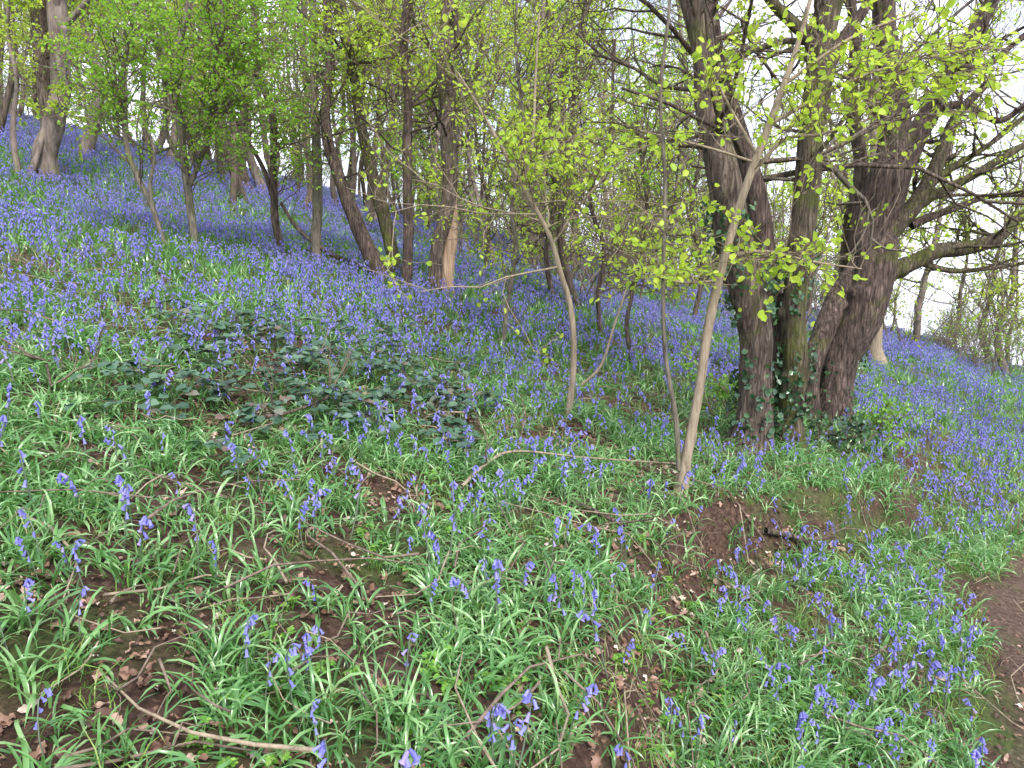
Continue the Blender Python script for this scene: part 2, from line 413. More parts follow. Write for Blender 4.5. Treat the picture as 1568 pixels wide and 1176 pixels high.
def bare(x, y):   # 1 = bare litter patch
    b = sstep(.56, .64, fbm(x*2.3+3, y*2.3+8, 3))
    near = sstep(9, 4.5, np.hypot(x, y))
    edge = np.exp(-((x-bank_x(y)-.06)/.15)**2)*sstep(1.2, 2.0, y)*(.25+.75*sstep(5.0, 3.9, y))*sstep(8, 6, y)
    right = sstep(.3, .7, x-bank_x(y))
    return np.clip(.8*b*near*(1-.9*right)+.95*edge*(.25+.75*sstep(.35, .5, vnoise(x*2.6, y*2.6))), 0, 1)

def strap(mb, base, az, L, wd, e0, bend, mat, seg=6, twist=0):
    s = np.linspace(0, 1, seg+1)
    e = e0-bend*s**1.4
    ds = L/seg
    hx = np.concatenate([[0], np.cumsum(np.cos(e[:-1])*ds)]); hz = np.concatenate([[0], np.cumsum(np.sin(e[:-1])*ds)])
    w = wd*np.minimum(1, .55+1.5*s)*np.sqrt(np.clip(1-s**3.5, 0, 1))*.5
    d = np.array([math.cos(az), math.sin(az)]); pr = np.array([-d[1], d[0]])
    C = np.stack([base[0]+hx*d[0], base[1]+hx*d[1], base[2]+hz], -1)
    tw = twist*s
    sv = np.stack([pr[0]*np.cos(tw), pr[1]*np.cos(tw), np.sin(tw)], -1)
    nrm = np.stack([-np.sin(e)*d[0], -np.sin(e)*d[1], np.cos(e)], -1)
    Lf = C+sv*w[:, None]+nrm*w[:, None]*.4; Rt = C-sv*w[:, None]+nrm*w[:, None]*.4
    r = rng.random()*.45
    if seg <= 3:
        V = np.stack([Lf, Rt], 1).reshape(-1, 3); i = np.arange(seg)*2
        mb.add(V, np.stack([i, i+1, i+3, i+2], -1), mat, r); return
    V = np.stack([Lf, C, Rt], 1).reshape(-1, 3)
    i = np.arange(seg)[:, None]*3; j = np.arange(2)[None]
    mb.add(V, np.stack([i+j, i+j+1, i+3+j+1, i+3+j], -1).reshape(-1, 4), mat, r)
def tuft(n, L0, L1, w, mat, seg=6, spread=.02):
    mb = MB()
    for k in range(n):
        strap(mb, (rng.normal(0, spread), rng.normal(0, spread), 0), U(0, 6.283), U(L0, L1), w*U(.6, 1.2), U(.8, 1.5), U(.8, 2.8), mat, seg, U(-.9, .9))
    return mb
def bluebell(far):
    mb = MB()
    for st in range(1 if not far else 2):
        ox, oy = rng.normal(0, .05, 2)*(st > 0); az = U(0, 6.283) if st else 0
        hh = U(.7, 1.1)
        pr = np.array([[0, 0, 0], [0, 0, .12], [.008, 0, .19], [.022, 0, .25], [.045, 0, .275], [.066, 0, .262]])*np.array([U(.6, 1.2), 1, hh])
        ca, sa = math.cos(az), math.sin(az)
        S = np.stack([pr[:, 0]*ca+ox, pr[:, 0]*sa+oy, pr[:, 2]], -1)
        mb.tube(S, [.003, .003, .0028, .0024, .002, .0012], 'stalk', 4 if not far else 3)
        nb = rng.integers(5, 10) if not far else 5
        for k in range(nb):
            t = 1.6+3.4*(k+.4)/nb; i = min(int(t), 4); b = S[i]+(S[i+1]-S[i])*(t-i)
            side = rng.normal(0, .55, 2)+np.array([ca, sa])*.45
            d = norm(np.array([side[0], side[1], -1.1+U(-.3, .2)])); L = U(.016, .021)*(1.35 if far else 1.25)
            b0 = b+np.array([side[0], side[1], 0])*.006
            if not far:
                mb.tube(np.array([b, (b+b0)/2+np.array([0, 0, .002]), b0]), [.001]*3, 'petal', 3)
                mb.tube(np.array([b0, b0+d*L*.3, b0+d*L*.78, b0+d*L]), np.array([.18, .28, .28, .5])*L*.75, 'petal', 6)
            else:
                mb.tube(np.array([b0, b0+d*L*.5, b0+d*L]), np.array([.2, .36, .5])*L*.72, 'petal', 3)
    return mb
def weed():
    mb = MB(); n = rng.integers(7, 13)
    for k in range(n):
        a = U(0, 6.283); r = U(.01, .05); h = U(.02, .08)
        e = np.array([r*math.cos(a), r*math.sin(a), h])
        mb.tube(np.array([[0, 0, 0], e*np.array([.4, .4, .6]), e]), [.001]*3, 'weed', 3)
        for q in range(5):
            b = a+(q-2)*1.15; D = np.array([[math.cos(b), math.sin(b), U(-.25, .25)]])
            mb.leaf(e[None], D, np.array([[U(-.2, .2), U(-.2, .2), 1.]]), np.array([U(.012, .024)]), 'weed', .75)
    return mb
def dryleaf():
    mb = MB(); L = U(.035, .07); w = L*U(.35, .6); m = 8
    cu = U(-6, 12); cv = U(-16, 16)
    u = np.linspace(0, 1, m); v = np.linspace(-1, 1, 5)
    prof = np.sin(np.pi*np.clip(u*.92+.05, 0, 1))**.7*(1+.3*np.cos(u*24+U(0, 6)))
    UU, VV = np.meshgrid(u, v, indexing='ij')
    x = (UU-.5)*L; y = VV*prof[:, None]*w*.5
    z = cu*x*x+cv*y*y+.007*np.sin(UU*9+U(0, 6))*VV+.004
    i = np.arange(m-1)[:, None]*5; j = np.arange(4)[None]
    mb.add(np.stack([x, y, z], -1).reshape(-1, 3), np.stack([i+j, i+j+1, i+5+j+1, i+5+j], -1).reshape(-1, 4), 'dry', 0.)
    return mb

# bluebell foliage carpet
def carpet(name, bands, tm, rz):
    Ps = []; Rs = []; Ss = []
    for (dn, r0, r1, s0, s1) in bands:
        x, y = ring(dn, r0, r1)
        keep = (U(0, 1, len(x)) > .92*bare(x, y)) & offpath(x, y, .45) & (U(0, 1, len(x)) < .35+.85*sstep(.3, .6, fbm(x*1.3+70, y*1.3, 2)))
        P, R = lay(x, y, keep, tilt=.2); Ps.append(P); Rs.append(R); Ss.append(U(s0, s1, len(P)))
    scatter(name, tm, np.vstack(Ps), np.vstack(Rs), np.concatenate(Ss), rz)
carpet('bluebell_foliage', [(500, .5, 4.2, .40, .84), (270, 4.2, 7, .5, .95)], [tuft(rng.integers(5, 10), .13, .26, .0122, 'strap', 5) for k in range(11)], True)
carpet('bluebell_foliage.001', [(80, 7, 15, .75, 1.15), (26, 15, 30, 1.1, 1.6), (8, 30, 46, 1.5, 2.2)], [tuft(rng.integers(6, 9), .14, .25, .0145, 'strap', 3) for k in range(9)], True)
# fine grass
Ps = []; Rs = []; Ss = []
for (dn, r0, r1, s0, s1) in [(120, .5, 7, .4, .85), (28, 7, 18, .9, 1.5), (6, 18, 42, 1.4, 2.2)]:
    x, y = ring(dn, r0, r1)
    right = sstep(-.3, .4, x-bank_x(y))
    keep = (U(0, 1, len(x)) < (.3+.7*right)*(1-.7*bare(x, y))) & offpath(x, y, .38)
    P, R = lay(x, y, keep); Ps.append(P); Rs.append(R); Ss.append(U(s0, s1, len(P)))
scatter('grass', [tuft(12, .06, .2, .0042, 'grass', 3, .03) for k in range(6)], np.vstack(Ps), np.vstack(Rs), np.concatenate(Ss), True)
# bluebell flowers
def fl(dn, r0, r1, far, s0, s1, name):
    x, y = ring(dn, r0, r1)
    r = np.hypot(x, y)
    b = fbm(x*.7+11, y*.7+41, 3)
    pr = sstep(.34, .58, b)
    base = .55+.45*sstep(4.0, 7, r-.35*x)
    lowr = sstep(-.1, .3, x-bank_x(y))*sstep(6, 4.5, r)
    base = np.maximum(base, 1.0*lowr)
    rightfar = sstep(.5, 1.5, x-bank_x(y))*sstep(4.5, 6, r)
    base = base*(1-.6*rightfar)*(1-.3*sstep(-.5, .8, x/np.maximum(y, .5)))
    keep = (U(0, 1, len(x)) < base*(.35+.8*pr)) & offpath(x, y, .5) & (U(0, 1, len(x)) > .7*bare(x, y))
    P, R = lay(x, y, keep, tilt=.14)
    scatter(name, [bluebell(far) for k in range(7)], P, R, U(s0, s1, len(P)), True)
fl(108, .6, 7, False, .5, .95, 'bluebells')
fl(48, 7, 18, True, .8, 1.1, 'bluebells.001')
fl(18, 18, 46, True, 1.2, 1.7, 'bluebells.002')
# weeds (ground ivy / herb robert) low in front
x, y = ring(60, .5, 3.4)
keep = (U(0, 1, len(x)) < .8*sstep(.52, .62, fbm(x*2.4+33, y*2.4+2, 2))) & offpath(x, y, .45) & (x > -.7)
P, R = lay(x, y, keep)
scatter('woodland_weeds', [weed() for k in range(6)], P, R, U(.45, .85, len(P)))
# leaf litter
x1, y1 = ring(1100, .5, 5); x2, y2 = ring(280, 5, 8.5); x3, y3 = ring(50, 8.5, 13)
x = np.concatenate([x1, x2, x3]); y = np.concatenate([y1, y2, y3])
keep = ((U(0, 1, len(x)) < .16+.7*bare(x, y)) & (U(0, 1, len(x)) > .8*sstep(.3, .9, x-bank_x(y)))) | ((np.abs(x-path_x(y)) < .7) & (U(0, 1, len(x)) < .12))
P, R = lay(x, y, keep, dz=.015, tilt=.4)
scatter('leaf_litter', [dryleaf() for k in range(10)], P, R, U(.3, .85, len(P)), True)

# fallen twigs
mb = MB()
for k in range(560):
    r = U(1.2, 8); a = U(-.8, .75); p = np.array([r*math.sin(a), r*math.cos(a), 0]); d = U(0, 6.28); L = U(.1, .4) if U() < .8 else U(.4, .9)
    q = np.array([p+np.array([math.cos(d+.2*math.sin(i)), math.sin(d+.2*math.sin(i)), 0])*L*i/4 for i in range(5)])
    q[:, 2] = H(q[:, 0], q[:, 1])+.03+rng.normal(0, .014, 5)+U(0, .06)
    mb.tube(q, np.linspace(.0035, .0012, 5)*U(.5, 1.3)*(1 if L < .4 else 1.4), 'twig' if U() < .6 else 'bark_pale', 5)
mb.build('fallen_twigs')
def fallen(name, pts, w, mat):
    mb = MB(); P = [gpt(px, py, up) for px, py, up in pts]
    trunk(mb, P, np.linspace(w, w*.5, len(P)), mat, 8, .05, False, .6)
    for k in range(3):
        b = P[rng.integers(1, len(P))]; d = np.array([U(-1, 1), U(-1, 1), .3])
        grow(mb, b, norm(d), .3, .005, 2, cfg(max=3, nl=0))
    mb.build(name)
fallen('fallen_branch', [(708, 762, .05), (745, 738, .09), (790, 722, .10), (900, 724, .08), (1040, 730, .08)], .009, 'bark_pale')
fallen('fallen_branch.001', [(385, 662, .06), (440, 662, .09), (500, 648, .12)], .012, 'bark_brown')
fallen('fallen_branch.002', [(1170, 830, .04), (1230, 845, .07), (1265, 880, .05)], .02, 'bark_brown')
fallen('fallen_branch.003', [(870, 775, .03), (950, 820, .05), (1000, 845, .04)], .014, 'bark_dark')
fallen('fallen_branch.004', [(50, 565, .05), (72, 585, .09), (80, 610, .05)], .009, 'bark_brown')
fallen('fallen_branch.005', [(560, 400, .05), (590, 415, .15), (612, 450, .05)], .02, 'bark_brown')

# ------------------------------------------------------------------ brambles
def bramble(name, regions):
    mb = MB()
    for (cx, cy, rx, ry, n) in regions:
        for k in range(n):
            a = U(0, 6.283); q = math.sqrt(U()); p = gpt(cx+rx*q*math.cos(a), cy+ry*q*math.sin(a))
            d = U(0, 6.283); L = U(.2, .55); hgt = U(.05, .16)
            s = np.linspace(0, 1, 7)
            gx_ = p[0]+math.cos(d)*L*s; gy_ = p[1]+math.sin(d)*L*s
            pts = np.stack([gx_, gy_, H(gx_, gy_)+.04+hgt*np.sin(np.pi*.8*s)*1.2], -1)
            mb.tube(pts, np.linspace(.003, .0015, 7), 'bark_brown', 4)
            for i in range(1, 7):
                b = U(0, 6.283)
                for w in (-1.1, 0, 1.1):
                    D = np.array([[math.cos(b+w), math.sin(b+w), U(-.3, .1)]])
                    mb.leaf(pts[i][None]+np.array([[math.cos(b), math.sin(b), 0]])*.02, D, np.array([[U(-.45, .45), U(-.6, .3), 1.]]), np.array([U(.04, .075)]), 'leaf_bramble', .85)
    return mb.build(name)
bramble('bramble_bush', [(640, 600, 120, 70, 26), (600, 660, 80, 35, 8), (690, 650, 60, 25, 6), (640, 530, 60, 20, 6)])
bramble('bramble_bush.001', [(320, 530, 120, 45, 18), (420, 600, 120, 45, 18), (330, 670, 60, 30, 5), (520, 560, 70, 35, 8), (280, 600, 60, 30, 5)])

# ------------------------------------------------------------------ hero trees
G = 'leaf_green'; Yl = 'leaf_yellow'; Fr = 'leaf_far'
mb = MB(); D = ghit(68, 278)
P, R = stem(mb, [(66, 280, 26), (73, 200, 22), (66, 110, 22), (62, 0, 24), (58, -250, 18), (60, -500, 10)], D, 'bark_brown', 16)
P2, R2 = stem(mb, [(68, 90, 13), (90, 60, 11), (86, 20, 8), (110, -120, 5)], D, 'bark_brown', 8, ground=False, flare=False)
sidebranches(mb, P, R, 16, .35, 1, .8, 2.4, cfg(bark='bark_brown', ls=.05, rmin=.004))
cluster(mb, P, 60, 40, 110, 70, D-1, D+1, 28, Yl, .055, 8, 6)
mb.build('oak_tree')

mb = MB(); D = ghit(300, 388)
P, R = stem(mb, [(302, 388, 13), (290, 300, 13), (278, 200, 14), (268, 100, 11), (290, 0, 9), (300, -200, 5)], D, 'bark_grey', 10)
Pa, Ra = stem(mb, [(288, 290, 9), (305, 250, 9), (322, 180, 8), (330, 90, 7), (350, -40, 4)], D, 'bark_grey', 8, ground=False, flare=False)
Pb, Rb = stem(mb, [(283, 255, 9), (255, 200, 8), (250, 110, 7), (222, 20, 5)], D, 'bark_grey', 8, ground=False, flare=False)
A = np.vstack([P, Pa, Pb])
sidebranches(mb, P, R, 14, .3, 1, .5, 1.4, cfg(bark='bark_grey'))
cluster(mb, A, 300, 60, 140, 100, D-1.6, D+1, 60, G, .038, 9, 9)
cluster(mb, A, 430, 90, 110, 110, D-1.4, D+.8, 60, G, .038, 9, 9)
cluster(mb, A, 350, 200, 110, 60, D-1, D+.8, 20, G, .034, 8, 7)
mb.build('hawthorn_tree')
mb = MB(); D = ghit(255, 385)
P, R = stem(mb, [(258, 385, 10), (235, 320, 9), (208, 265, 10), (192, 215, 8), (188, 120, 7), (205, 0, 6), (190, -140, 4)], D, 'bark_grey', 8)
Pa, Ra = stem(mb, [(243, 345, 7), (230, 290, 6), (236, 230, 5), (215, 170, 4)], D, 'bark_grey', 8, ground=False, flare=False)
cluster(mb, P, 175, 80, 110, 110, D-1, D+1, 52, G, .038, 9, 8)
cluster(mb, P, 120, 180, 70, 50, D-.5, D+1, 10, G, .034, 8, 6)
mb.build('hawthorn_tree.001')
mb = MB(); D = ghit(430, 392)
P, R = stem(mb, [(434, 395, 12), (422, 330, 14), (418, 250, 12), (418, 175, 14), (395, 100, 10), (392, 0, 8), (380, -200, 5)], D, 'bark_dark', 10)
Pa, Ra = stem(mb, [(418, 300, 9), (400, 250, 8), (370, 200, 6), (345, 150, 4)], D, 'bark_dark', 8, ground=False, flare=False)
Pb, Rb = stem(mb, [(610, 440, 9), (560, 412, 9), (500, 385, 8), (455, 350, 7), (430, 310, 6)], D, 'bark_brown', 8, ground=False, flare=False)
sidebranches(mb, P, R, 12, .3, 1, .6, 1.5, cfg(bark='bark_grey'))
cluster(mb, P, 470, 200, 90, 60, D-1, D+.6, 28, G, .038, 8, 7)
mb.build('hawthorn_tree.002')
mb = MB(); D = ghit(485, 402)
P, R = stem(mb, [(484, 404, 17), (485, 330, 17), (484, 200, 16), (480, 60, 14), (478, -200, 10), (480, -400, 6)], D, 'bark_grey', 10)
sidebranches(mb, P, R, 14, .3, 1, .8, 1.8, cfg(bark='bark_grey'))
cluster(mb, P, 540, 60, 90, 80, D-1, D+1, 38, Yl, .042, 8, 7)
mb.build('ash_tree')

mb = MB(); D = ghit(630, 445)
P1, R1 = stem(mb, [(592, 428, 26, .2), (560, 372, 26, .2), (538, 320, 25, .2), (512, 250, 20, .2), (500, 180, 17, .3), (505, 60, 14, .5), (490, -150, 9, .6)], D, 'bark_dark', 14)
P2, R2 = stem(mb, [(612, 425, 22, .5), (594, 350, 23, .5), (574, 280, 22, .5), (555, 200, 18, .5), (540, 100, 17, .6), (515, 0, 15, .8), (480, -200, 9, 1)], D, 'bark_mossy', 14)
P3, R3 = stem(mb, [(622, 445, 20), (626, 360, 17), (624, 250, 16), (626, 150, 15), (620, 60, 14), (632, -80, 11), (640, -300, 6)], D, 'bark_dark', 14)
P4, R4 = stem(mb, [(660, 442, 24, -.1), (672, 380, 24, -.1), (686, 300, 26, -.1), (690, 210, 30, -.1), (683, 120, 31, 0), (688, 40, 30, .1), (700, -80, 24, .2), (710, -300, 12, .2)], D, 'bark_brown', 18)
stem(mb, [(700, 130, 12), (722, 112, 10), (738, 80, 8), (735, 20, 5)], D, 'bark_brown', 8, ground=False, flare=False)
stem(mb, [(684, 445, 30, -.04), (686, 400, 27, -.04), (692, 330, 21, -.04), (697, 265, 6, -.04)], D, 'wood_split', 12, .12, True, False)
for Pq, Rq in ((P1, R1), (P2, R2), (P3, R3), (P4, R4)):
    sidebranches(mb, Pq, Rq, 11, .3, 1, .7, 2.0, cfg(bark='bark_brown', leaf=Yl, lp=.6))
cluster(mb, P3, 600, 40, 130, 80, D-1, D+1, 38, Yl, .046, 7, 6)
cluster(mb, P4, 770, 80, 110, 90, D-1, D+1.5, 34, Yl, .046, 7, 6)
mb.build('coppiced_oak_tree')

spec = [([(742, 430, 7), (748, 330, 6), (735, 250, 6), (722, 150, 4), (700, 60, 3)], 'bark_brown'),
        ([(770, 540, 8), (778, 470, 8), (790, 380, 8), (783, 320, 7), (800, 200, 6), (790, 60, 5), (800, -100, 3)], 'bark_grey'),
        ([(890, 480, 14), (872, 430, 13), (860, 350, 12), (870, 250, 10), (880, 120, 8), (905, -60, 6)], 'bark_brown'),
        ([(850, 470, 10), (838, 390, 9), (850, 300, 8), (838, 200, 8), (842, 60, 6), (830, -100, 4)], 'bark_dark'),
        ([(970, 560, 12), (960, 500, 8), (975, 420, 6), (990, 330, 5), (980, 220, 4)], 'bark_brown'),
        ([(920, 520, 8), (915, 450, 8), (925, 380, 8), (905, 300, 7), (935, 200, 6), (940, 60, 5)], 'bark_dark'),
        ([(1040, 470, 11), (1030, 380, 10), (1045, 250, 10), (1050, 120, 8), (1030, -60, 6)], 'bark_grey'),
        ([(560, 360, 10), (590, 250, 9), (600, 150, 8), (585, 0, 8), (600, -200, 5)], 'bark_brown'),
        ([(350, 290, 12), (335, 230, 10), (340, 150, 10), (330, 0, 9), (330, -200, 5)], 'bark_dark'),
        ([(378, 300, 22), (372, 250, 18), (372, 180, 14), (365, 60, 12), (370, -200, 8)], 'bark_dark'),
        ([(470, 330, 16), (478, 280, 13), (470, 200, 12), (465, 60, 11), (470, -200, 7)], 'bark_brown'),
        ([(1060, 500, 9), (1075, 420, 8), (1060, 320, 8), (1075, 200, 7), (1060, 60, 6)], 'bark_brown')]
for k, (L, mt) in enumerate(spec):
    mb = MB(); D = ghit(L[0][0], L[0][1])
    P, R = stem(mb, L, D, mt, 8, wob=.6)
    sidebranches(mb, P, R, 14, .15, 1, .5, 1.7, cfg(bark=mt, leaf=Yl, lp=.5, kids=[0, 6, 4]))
    if 740 < L[0][0] < 1100:
        cluster(mb, P, L[-2][0]+20, 150, 110, 150, D-.8, D+.8, 20, Yl if k % 2 else G, .034+.002*(D-6), 7, 7)
        cluster(mb, P, L[-3][0]+10, 330, 80, 90, D-.8, D+.8, 10, Yl if k % 3 else G, .032+.002*(D-6), 6, 6)
    mb.build('hazel_tree' if k == 0 else 'hazel_tree.%03d' % k)

mb = MB(); D = ghit(870, 642)
P, R = stem(mb, [(868, 645, 13), (878, 570, 10), (874, 480, 10), (858, 420, 9), (838, 355, 8), (800, 285, 7), (762, 215, 6), (725, 150, 4), (700, 110, 3)], D, 'bark_pale', 10)
Pa, Ra = stem(mb, [(800, 285, 6), (815, 220, 5), (820, 120, 4), (826, 20, 3)], D, 'bark_pale', 8, ground=False, flare=False)
Pb, Rb = stem(mb, [(890, 590, 5), (920, 560, 5), (940, 500, 4), (960, 440, 3)], D, 'bark_pale', 8, ground=False, flare=False)
Pc, Rc = stem(mb, [(845, 375, 5), (900, 300, 4), (960, 240, 3), (1010, 215, 2)], D, 'bark_pale', 8, ground=False, flare=False)
A = np.vstack([P[len(P)//2:], Pa, Pb, Pc, Pc])
sidebranches(mb, P, R, 10, .4, 1, .4, 1.1, cfg(bark='bark_pale', leaf=Yl, ls=.04, kids=[0, 4, 3], lp=.7))
cluster(mb, A, 880, 215, 130, 60, D-.6, D+.5, 24, Yl, .042, 5, 5, r=.004)
mb.build('birch_sapling')

mb = MB(); D = ghit(1040, 757)
P, R = stem(mb, [(1042, 760, 24), (1055, 690, 19), (1072, 590, 17), (1088, 490, 17), (1112, 390, 14), (1142, 290, 14), (1180, 190, 13), (1215, 90, 9), (1238, 10, 7), (1260, -100, 5)], D, 'bark_pale', 14)
Pa, Ra = stem(mb, [(1040, 720, 11), (1035, 640, 9), (1018, 540, 8), (1015, 420, 7), (1018, 280, 7), (1012, 140, 6), (1025, 0, 5), (1020, -100, 3)], D, 'bark_grey', 10, ground=False, flare=False)
br = []
for L in ([(1100, 430, 5), (1040, 432, 4), (960, 412, 3)], [(1112, 395, 7), (1170, 385, 5), (1240, 400, 4), (1320, 412, 2)],
          [(1150, 270, 7), (1200, 215, 6), (1260, 205, 5), (1340, 180, 3)], [(1180, 190, 7), (1290, 130, 6), (1390, 95, 4), (1520, 70, 2)],
          [(1160, 240, 6), (1120, 170, 5), (1090, 110, 3)], [(1200, 130, 6), (1300, 60, 5), (1400, 20, 3)], [(1160, 250, 5), (1080, 225, 4), (980, 200, 2)]):
    q, _ = stem(mb, L, D, 'bark_pale', 8, ground=False, flare=False); br.append(q)
A = np.vstack(br)
def cl(cx, cy, rx, ry, n, ntw=4, nl=5, ls=.041, d0=-.5, d1=.5):
    cluster(mb, A, cx, cy, rx, ry, D+d0, D+d1, n, Yl, ls, ntw, nl, 'bark_pale', r=.003)
cl(980, 415, 65, 32, 11); cl(1080, 425, 60, 24, 9); cl(1235, 405, 95, 22, 12, ls=.048, nl=4); cl(1110, 110, 60, 80, 9)
cl(1400, 110, 150, 60, 28); cl(1300, 60, 120, 50, 11); cl(1490, 80, 80, 60, 14); cl(1060, 210, 60, 40, 5); cl(1250, 195, 60, 25, 5); cl(1400, 200, 90, 25, 6)
mb.build('hazel_sapling')

mb = MB(); D = ghit(1150, 690)
PA, RA = stem(mb, [(1145, 700, 62), (1150, 620, 56), (1158, 520, 58), (1148, 440, 60), (1128, 360, 60), (1108, 270, 54), (1092, 190, 48), (1076, 90, 42), (1062, 0, 38), (1040, -200, 28), (1030, -450, 14)], D, 'bark_brown', 44, .05)
PB, RB = stem(mb, [(1190, 690, 30, .5), (1185, 560, 34, .5), (1180, 450, 38, .5), (1162, 340, 38, .5), (1140, 240, 36, .5), (1115, 150, 28, .6), (1095, 60, 22, .8), (1080, -100, 16, 1)], D, 'bark_dark', 28, .05)
sidebranches(mb, PA, RA, 14, .45, 1, .8, 2.2, cfg(bark='bark_brown', leaf=Yl, lp=.5))
sidebranches(mb, PB, RB, 10, .5, 1, .8, 2.2, cfg(bark='bark_brown', leaf=Yl, lp=.5))
stem(mb, [(1085, 225, 14), (1062, 222, 12), (1040, 222, 10)], D, 'bark_brown', 10, ground=False, flare=False)
cluster(mb, PA, 1160, 40, 130, 70, D-.2, D+1.5, 14, Yl, .045, 6, 5)
mb.build('oak_tree.001')
mb = MB(); D2 = ghit(1215, 690)
PC, RC = stem(mb, [(1215, 695, 44), (1213, 600, 40), (1216, 500, 40), (1225, 400, 42), (1235, 300, 42), (1245, 200, 42), (1255, 100, 46), (1258, 50, 44), (1285, -60, 34), (1300, -260, 22)], D2, 'bark_mossy', 38, .06)
stem(mb, [(1256, 100, 24), (1240, 60, 24), (1215, 35, 20), (1180, 0, 16), (1140, -60, 12)], D2, 'bark_mossy', 14, ground=False, flare=False)
stem(mb, [(1262, 110, 22), (1290, 60, 20), (1325, 10, 16), (1360, -60, 12)], D2, 'bark_dark', 14, ground=False, flare=False)
sidebranches(mb, PC, RC, 12, .45, 1, .7, 2.0, cfg(bark='bark_grey', leaf=Yl, lp=.5))
mb.build('oak_tree.002')
mb = MB(); D3 = ghit(1285, 655)
PD, RD = stem(mb, [(1268, 668, 66), (1278, 600, 58), (1298, 520, 64), (1322, 440, 76), (1342, 370, 74), (1358, 290, 68), (1372, 220, 54), (1366, 130, 42), (1358, 50, 36), (1350, -60, 30), (1340, -300, 16)], D3, 'bark_dark', 60, .08)
stem(mb, [(1240, 640, 30, -.15), (1248, 540, 36, -.1), (1285, 460, 40, 0), (1318, 400, 30, 0)], D3, 'bark_dark', 28, .09, ground=False, flare=False)
limbs = [[(1360, 300, 44), (1395, 230, 40), (1425, 170, 34), (1455, 110, 30), (1490, 50, 26), (1530, -30, 20), (1560, -200, 12)],
         [(1340, 400, 40), (1375, 340, 34), (1415, 290, 28), (1445, 230, 22), (1475, 170, 16), (1520, 120, 12)],
         [(1335, 430, 36), (1385, 405, 30), (1430, 385, 26), (1480, 380, 24), (1525, 365, 20), (1560, 330, 12, .1), (1600, 320, 10, .2)],
         [(1375, 330, 24), (1430, 300, 18), (1490, 270, 14), (1540, 240, 12), (1600, 205, 8)],
         [(1395, 345, 16), (1460, 320, 12), (1520, 300, 9), (1600, 300, 6)],
         [(1410, 290, 16), (1450, 262, 12), (1500, 232, 9), (1580, 170, 6)],
         [(1372, 210, 24), (1350, 170, 22), (1325, 130, 18), (1310, 60, 16), (1300, -60, 12)],
         [(1425, 170, 16), (1480, 160, 12), (1530, 185, 10), (1580, 150, 8)],
         [(1455, 110, 14), (1510, 100, 11), (1560, 60, 9), (1600, 20, 6)],
         [(1400, 400, 12), (1460, 415, 9), (1520, 410, 7), (1590, 400, 5)]]
for k, L in enumerate(limbs):
    P, R = stem(mb, L, D3, 'bark_mossy' if k in (1, 2, 3, 5, 9) else 'bark_dark', 20 if L[0][2] > 20 else 10, .09, ground=False, flare=False, wob=.5)
    sidebranches(mb, P, R, 8, .35, 1, .4, 1.4, cfg(bark='bark_mossy' if k in (2, 3, 4) else 'bark_brown', leaf=Yl, lp=.5, kids=[0, 4, 3]))
stem(mb, [(1305, 330, 26, .5), (1318, 240, 22, .5), (1305, 150, 20, .5), (1308, 60, 10, .5)], D3, 'bark_brown', 14, ground=False, flare=False)
stem(mb, [(1300, 560, 26, .8), (1295, 430, 24, .8), (1305, 330, 24, .6)], D3, 'bark_brown', 14, ground=False, flare=False)
mb.build('oak_tree.003')
mb = MB(); D4 = ghit(1338, 560)
P, R = stem(mb, [(1338, 562, 26), (1342, 500, 22), (1345, 430, 20), (1340, 250, 18), (1345, 60, 14), (1340, -200, 8)], D4, 'bark_pale', 14)
sidebranches(mb, P, R, 12, .3, 1, .8, 2.2, cfg(bark='bark_grey', leaf=Yl, lp=.6, ls=.05))
mb.build('ash_tree.001')

# ivy on the stems + holly round the base
mb = MB()
for (P, R, a, b, n) in ((PA, RA, .04, .38, 1100), (PC, RC, .04, .36, 1000), (PD, RD, .0, .14, 320), (PB, RB, .05, .38, 400)):
    i = (U(a, b, n)*len(P)).astype(int); th = U(0, 6.283, n)
    nrm = np.stack([np.cos(th), np.sin(th), 0*th], -1)
    keep = vnoise(th*1.6+P[i][:, 0]*3, P[i][:, 2]*5) > .46
    i = i[keep]; nrm = nrm[keep]; m = len(i)
    Q = P[i]+nrm*(R[i]*U(1.05, 1.3, m)+U(0, .05, m))[:, None]
    mb.leaf(Q, rng.normal(0, .6, (m, 3))+np.array([0, 0, -.6]), nrm+rng.normal(0, .4, (m, 3)), U(.025, .055, m), 'leaf_dark', .85)
mb.build('ivy')
def bush(name, px, py, n, hgt, leaf, ls, nl, bark='twig', lp=.9, wan=.25):
    mb = MB(); p = gpt(px, py, -.02)
    for k in range(n):
        grow(mb, p+np.array([rng.normal(0, .12), rng.normal(0, .12), 0]), norm(rng.normal(0, .45, 3)+np.array([0, 0, 1.])), hgt*U(.6, 1.1), .009, 1, cfg(bark=bark, leaf=leaf, ls=ls, nl=nl, lp=lp, wan=wan))
    return mb.build(name)
bush('holly_bush', 1285, 695, 5, .36, 'leaf_dark', .045, 4)
bush('holly_bush.001', 1185, 690, 4, .45, 'leaf_dark', .045, 4, lp=.7)
bush('holly_bush.002', 1440, 440, 5, 1.0, 'leaf_dark', .06, 4, lp=.6)
bush('elder_bush', 1090, 640, 5, .5, 'weed', .04, 5)
bush('elder_bush.001', 1340, 690, 6, .4, 'weed', .04, 5)
bush('hawthorn_bush', 1040, 480, 9, 1.6, G, .045, 7)
bush('hawthorn_bush.001', 960, 440, 9, 1.8, G, .05, 6)
bush('bramble_thicket', 880, 430, 18, 1.6, 'leaf_dark', .05, 2, 'bark_brown', .3, .4)
bush('bramble_thicket.001', 930, 450, 18, 1.4, G, .05, 3, 'bark_brown', .4, .4)

